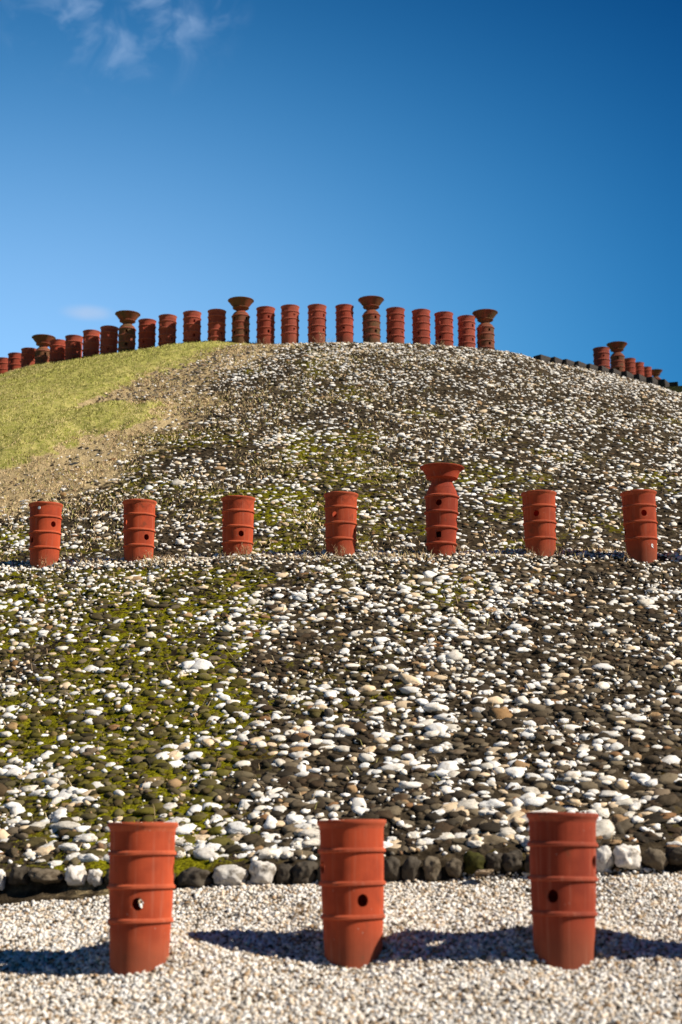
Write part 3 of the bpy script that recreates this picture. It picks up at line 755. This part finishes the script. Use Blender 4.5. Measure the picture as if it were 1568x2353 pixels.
for i, (px, py, rot, k) in enumerate(CREST):
    f_ = k == 'f'
    # walk out along the sight line to the ring of radius 9.55
    d = ray(px, py); a = Vector((d.x, d.y)); c = Vector((MX-.25, MY))
    L = a.length; a_ = a/L; bq = a_.dot(c); q = bq*bq-(c.length_squared-9.6**2)
    s = (bq-math.sqrt(max(q, 0.0)))/L
    if f_:
        label = 'funnel topped haniwa: '+FUN[fi]; label = [ 'olive stained funnel topped haniwa, leftmost of those on the crest', 'olive stained funnel topped haniwa above the turf, second of these from left',
            'dark funnel topped haniwa on the crest where the turf meets the cobbles', 'funnel topped haniwa near the middle of the crest, its bowl the highest point', 'funnel topped haniwa closing the crest row at its right end'][fi]
        fi += 1; since = 0
    else:
        since += 1
        if fi == 0: label = ['clay cylinder on the crest just outside the left edge', 'clay cylinder on the crest cut by the left edge', 'clay cylinder on the crest, second from the left edge', 'clay cylinder on the crest just left of the leftmost funnel topped one'][since-1]
        else:
            nxt = ['second', 'third', 'fourth', 'fifth', ''][fi-1]; cur = ['first', 'second', 'third', 'fourth'][fi-1]
            label = 'red clay cylinder, %s right of the %s funnel topped haniwa on the crest' % (NAMES[since-1], cur)
    top = at(px, py, s)
    zb = top.z-RIMZ['cfun' if f_ else 'crest']
    col = clay(.10, (.44, .088, .046) if not f_ else (.36, .09, .046))
    place('cfun' if f_ else 'crest', px, py, s, rot, label, G3, col, random.uniform(.98, 1.03), (0, random.uniform(-.6, .6)))
# far ridge row on the right
FARR = [(1382, 802, 34.0, 15, 'c', 'clay cylinder at the left end of the small row on the far right ridge'),
        (1418, 791, 38.5, 5, 'f', 'large funnel topped haniwa on the far right ridge behind the stepped blocks'),
        (1446, 826, 44.5, -5, 'c', 'clay cylinder next right of the large funnel topped one on the far right ridge'),
        (1467, 835, 50, 60, 'c', 'fourth haniwa from left on the far right ridge, a small clay cylinder'),
        (1486, 845, 56, 20, 'c', 'smallest clay cylinder visible on the far right ridge'),
        (1507, 852, 58, 0, 'f', 'last funnel topped haniwa on the far right ridge, only its bowl clear of the blocks')]
for px, py, d, rot, k, label in FARR:
    place('cfun' if k == 'f' else 'crest', px, py, d, rot, label, G4, clay(.08, (.43, .085, .045)), 1.0)

# ------------------------------------------------------------------ stepped dark blocks along the right of the crest
def steps():
    mt, t, p = new_mat('dark_timber')
    v = t.new('ShaderNodeTexCoord').outputs['Object']
    t.l.new(t.mix(t.ramp(t.noise(t.mapping(v, (2, 14, 14)), 1.5, 5), 0.3, 0.7), (.022, .019, .017), (.075, .062, .052)), p.inputs['Base Color']); p.inputs['Roughness'].default_value = .8
    bump(t, p, t.noise(t.mapping(v, (3, 30, 30)), 2, 4), .5, .01)
    root = bpy.data.objects.new('stepped_kerb', None); COL.objects.link(root)
    X = [160, 300, 415, 535, 650, 770, 885, 1015, 1140, 1270, 1395, 1525, 1660]; Y = [189, 212, 234, 254, 280, 302, 327, 352, 382, 410, 435, 462, 492]
    pts = []
    for x, y in zip(X, Y):
        px, py = blk(x, y, 2.489, 2100, 1340)
        d = ray(px, py); L = math.hypot(d.x, d.y); ax, ay = d.x/L, d.y/L
        bq = ax*MX+ay*MY; q = bq*bq-(MX**2+MY**2-9.85**2); s = (bq-math.sqrt(max(q, 0.01)))/L
        pts.append(at(px, py, s))
    root.location = pts[0]
    bm = bmesh.new(); L_, W_, H_ = .34, .22, .20
    bmesh.ops.create_cube(bm, size=1); 
    for v_ in bm.verts: v_.co = Vector(((v_.co.x+.5)*L_, (v_.co.y+.5)*W_, (v_.co.z-.5)*H_*1.6))
    bmesh.ops.bevel(bm, geom=list(bm.edges), offset=.006, segments=2, affect='EDGES')
    me = finish(bm, 'block', 40)
    for i in range(len(pts)-1):
        a, b_ = pts[i], pts[i+1]; d = b_-a
        o = link('block', me, mt, root); o.location = a-pts[0]
        yaw = math.atan2(d.y, d.x); o.rotation_euler = (0, math.atan2(-d.z, math.hypot(d.x, d.y))*0.9, yaw+R(17)+random.uniform(-.04, .04))
        o.scale = (d.length/.30, 1, 1)
    tag(root, 'row of dark timber step blocks running down the right end of the crest', 'steps')
steps()

# ------------------------------------------------------------------ grass
def blades(name, x, y, z, h, w, col, lean, label, cat, droop=0.5, nrm=None):
    N = len(x); a = rng.uniform(0, 6.283, N); la = rng.uniform(0, 6.283, N)
    wx, wy = np.cos(a)*w/2, np.sin(a)*w/2; lx, ly = np.cos(la)*lean*h, np.sin(la)*lean*h
    B = np.stack([x, y, z-0.01], 1)
    p0 = B+np.stack([wx, wy, 0*x], 1); p1 = B-np.stack([wx, wy, 0*x], 1)
    mid = B+np.stack([lx*.35, ly*.35, h*.6], 1); s = np.stack([wx*.7, wy*.7, 0*x], 1)
    tip = B+np.stack([lx, ly, h*(1-droop*lean*.5)], 1)
    V = np.stack([p0, p1, mid-s, mid+s, tip], 1).reshape(-1, 3)
    k = (np.arange(N)*5)[:, None]
    Ft = np.concatenate([k+np.array([0, 1, 2]), k+np.array([0, 2, 3]), k+np.array([3, 2, 4])])
    me = mesh_np(name, V, Ft, 3, nrm is not None, np.repeat(col, 5, 0))
    if nrm is not None: me.normals_split_custom_set_from_vertices(np.repeat(nrm, 5, 0).tolist())
    return tag(link(name, me, M_GRASS), label, cat, kind='stuff')
def turf():
    x, y = sample(9.0, 22.6, 0.040, 0.042, 0.6)
    g = gmask(x, y); keep = (g > -0.9*rng.random(len(x))**1.5) & (x > -11.5) & (x < 0.5); x, y, g = x[keep], y[keep], g[keep]; N = len(x)
    pn = vnoise(x, y, 1.1, 51)*.55+vnoise(x, y, 3.7, 52)*.45
    dryness = np.clip((pn-0.42)*2.6+0.9*np.exp(-np.maximum(g, 0)/0.6)+0.55*sstep(17.5, 21, reff(x, y)), 0, 1)
    gcol = pick(np.array([[.48, .46, .10], [.57, .53, .15], [.36, .38, .075]]), N); dcol = pick(np.array([[.72, .58, .27], [.66, .51, .23], [.58, .43, .20]]), N)
    f = np.clip(dryness+rng.normal(0, .13, N), 0, 1)[:, None]
    col = gcol*(1-f)+dcol*f
    soft = frames(x, y)[2]+rng.normal(0, .16, (N, 3)); soft /= np.linalg.norm(soft, axis=1, keepdims=True)
    h = rng.uniform(.028, .058, N)*(0.7+0.6*vnoise(x, y, 5, 53))
    blades('turf', x, y, height(x, y), h, np.full(N, .011), col, rng.uniform(.3, 1.1, N), 'short yellow green mown turf on the left flank of the mound', 'grass', nrm=soft)
turf()
def straw():
    x1, y1 = sample(10, 22.9, .040, .042, .7); g = gmask(x1, y1)
    cl = vnoise(x1, y1, 1.3, 61)*.6+vnoise(x1, y1, 4, 62)*.4
    p = np.clip(1.2*np.maximum(sstep(-2.6, 0, g), sstep(-4.5, -1.5, g)*sstep(-1.2, -4.0, x1)), 0, 1)*np.clip((cl-.3)*2.2, 0, 1)+.55*np.clip((cl-.42)*3, 0, 1)*sstep(5, -1.5, x1)+.12*np.clip((cl-.45)*3, 0, 1)
    k = (rng.random(len(x1)) < p) & (g < 0.15); x1, y1 = x1[k], y1[k]
    x2, y2 = sample(22.7, 24.0, .028, .03, .7); cl = vnoise(x2, y2, 2.5, 63); k = rng.random(len(x2)) < np.clip((cl-.35)*1.6, 0.02, 1)*np.where(np.abs(reff(x2, y2)-23.6) < .4, 1, .5)
    x2, y2 = x2[k], y2[k]
    x3, y3 = sample(23.8, 29.4, .2, .2, .8); k = rng.random(len(x3)) < .8; x3, y3 = x3[k], y3[k]
    x = np.concatenate([x1, x2, x3]); y = np.concatenate([y1, y2, y3]); N = len(x)
    col = pick(np.array([[.60, .44, .24], [.52, .36, .19], [.66, .52, .30], [.38, .26, .14], [.36, .32, .10]]), N)
    h = np.concatenate([rng.uniform(.025, .07, len(x1)), rng.uniform(.03, .10, len(x2)), rng.uniform(.06, .13, len(x3))])
    w = np.concatenate([np.full(len(x1), .012), np.full(len(x2), .008), np.full(len(x3), .005)])
    blades('dry_grass', x, y, height(x, y)+.015, h, w, col, rng.uniform(.5, 1.6, N), 'thin dry straw coloured grass along the ledge and between upper cobbles', 'dry grass', .5)
straw()

def moss_tufts():
    x1, y1 = sample(23.8, 29.5, .030, .032, .7); x2, y2 = sample(15, 22.8, .055, .06, .7)
    x = np.concatenate([x1, x2]); y = np.concatenate([y1, y2]); r = reff(x, y)
    mo = np.where(r > 23.5, np.where(x < -0.74, 0.70, 0.30), 0.14+0.20*np.exp(-((x+1.2)/3.0)**2)+0.15*np.exp(-((x+0.62)/0.25)**2))+0.6*(vnoise(x, y, 0.9, 13)-0.5)+0.7*(vnoise(x, y, 5, 71)-0.5)
    k = (mo > 0.50) & (gmask(x, y) < -.6) & (rng.random(len(x)) < .8); x, y, r = x[k], y[k], r[k]; N = len(x)
    hue = vnoise(x, y, 3, 72)[:, None]
    col = pick(np.array([[.16, .145, .006], [.22, .20, .009], [.10, .088, .005], [.30, .27, .013]]), N)*(0.55+0.8*hue)
    near = r > 23.5
    blades('moss', x, y, height(x, y), np.where(near, rng.uniform(.012, .028, N), rng.uniform(.02, .035, N)), np.where(near, .016, .028), col, rng.uniform(.4, 1.5, N), 'olive and yellow green moss growing between the cobbles', 'moss')
moss_tufts()

# dry weeds one can point to
def weed(px, py, depth, h, n, label, seed, spread=.5, name='dry_weed'):
    rr = random.Random(seed); bm = bmesh.new()
    def stem(p, d, L, w, lev):
        q = p; segs = 4
        for s in range(segs):
            e = q+d*(L/segs); s_ = d.cross(Vector((rr.uniform(-1, 1), rr.uniform(-1, 1), .1))).normalized()
            s2 = d.cross(s_).normalized(); w0, w1 = w*(1-s/segs*.7), w*(1-(s+1)/segs*.7)
            A = [bm.verts.new(q+(s_*math.cos(k*2.094)+s2*math.sin(k*2.094))*w0) for k in range(3)]; B = [bm.verts.new(e+(s_*math.cos(k*2.094)+s2*math.sin(k*2.094))*w1) for k in range(3)]
            for k in range(3): bm.faces.new((A[k], A[(k+1) % 3], B[(k+1) % 3], B[k]))
            if lev and s > 0:
                for _ in range(2): stem(e, (d+Vector((rr.uniform(-1, 1), rr.uniform(-1, 1), rr.uniform(-.1, .7)))).normalized(), L*.38, w*.7, lev-1)
            q = e; d = (d+Vector((rr.uniform(-.3, .3), rr.uniform(-.3, .3), -.05))).normalized()
    for _ in range(n): stem(Vector((rr.uniform(-.05, .05), rr.uniform(-.04, .04), 0)), Vector((rr.uniform(-spread, spread), rr.uniform(-spread, spread), 1)).normalized(), h*rr.uniform(.6, 1), .0028, 1)
    me = bpy.data.meshes.new(name); bm.to_mesh(me); bm.free()
    o = link(name, me, M_WEED); p = at(px, py, depth)
    o.location = (p.x, p.y, float(height(np.array([p.x]), np.array([p.y]))[0])-.01)
    tag(o, label, 'weed', 'dry weeds by the haniwa')
M_WEED, t, p = new_mat('dry_stems'); p.inputs['Base Color'].default_value = (.42, .28, .15, 1); p.inputs['Roughness'].default_value = .9
weed(740, 782, 29.6, .34, 9, 'tall dry branching weed on the crest in front of a clay cylinder', 3, .9)
weed(600, 780, 30.0, .20, 5, 'small dry weed on the crest right of the dark funnel topped haniwa', 4)
weed(1010, 790, 30.0, .2, 5, 'thin dry weed on the crest among the cylinders right of the middle', 5)
weed(560, 1282, 15.55, .17, 7, 'dry weed at the foot of the third cylinder on the ledge', 6)
weed(785, 1284, 15.35, .13, 8, 'dry weed tuft at the foot of the combed cylinder left of the funnel topped one', 7)
weed(1052, 1282, 15.3, .17, 9, 'dry weed tuft at the right foot of the tall funnel topped haniwa', 8)
weed(1222, 1284, 15.1, .13, 7, 'dry weed tuft at the foot of the cylinder right of the funnel topped one', 9)
weed(1440, 1283, 14.95, .12, 7, 'dry weed tuft at the foot of the rightmost ledge cylinder', 10)
weed(340, 1288, 15.75, .12, 7, 'dry weed tuft at the foot of the second cylinder on the ledge', 11)
weed(100, 1292, 15.85, .13, 7, 'dry weed sprig at the foot of the leftmost ledge cylinder', 12)
weed(685, 2150, 8.3, .10, 9, 'low dry weed on the gravel between the left and middle front haniwa', 13, .9)
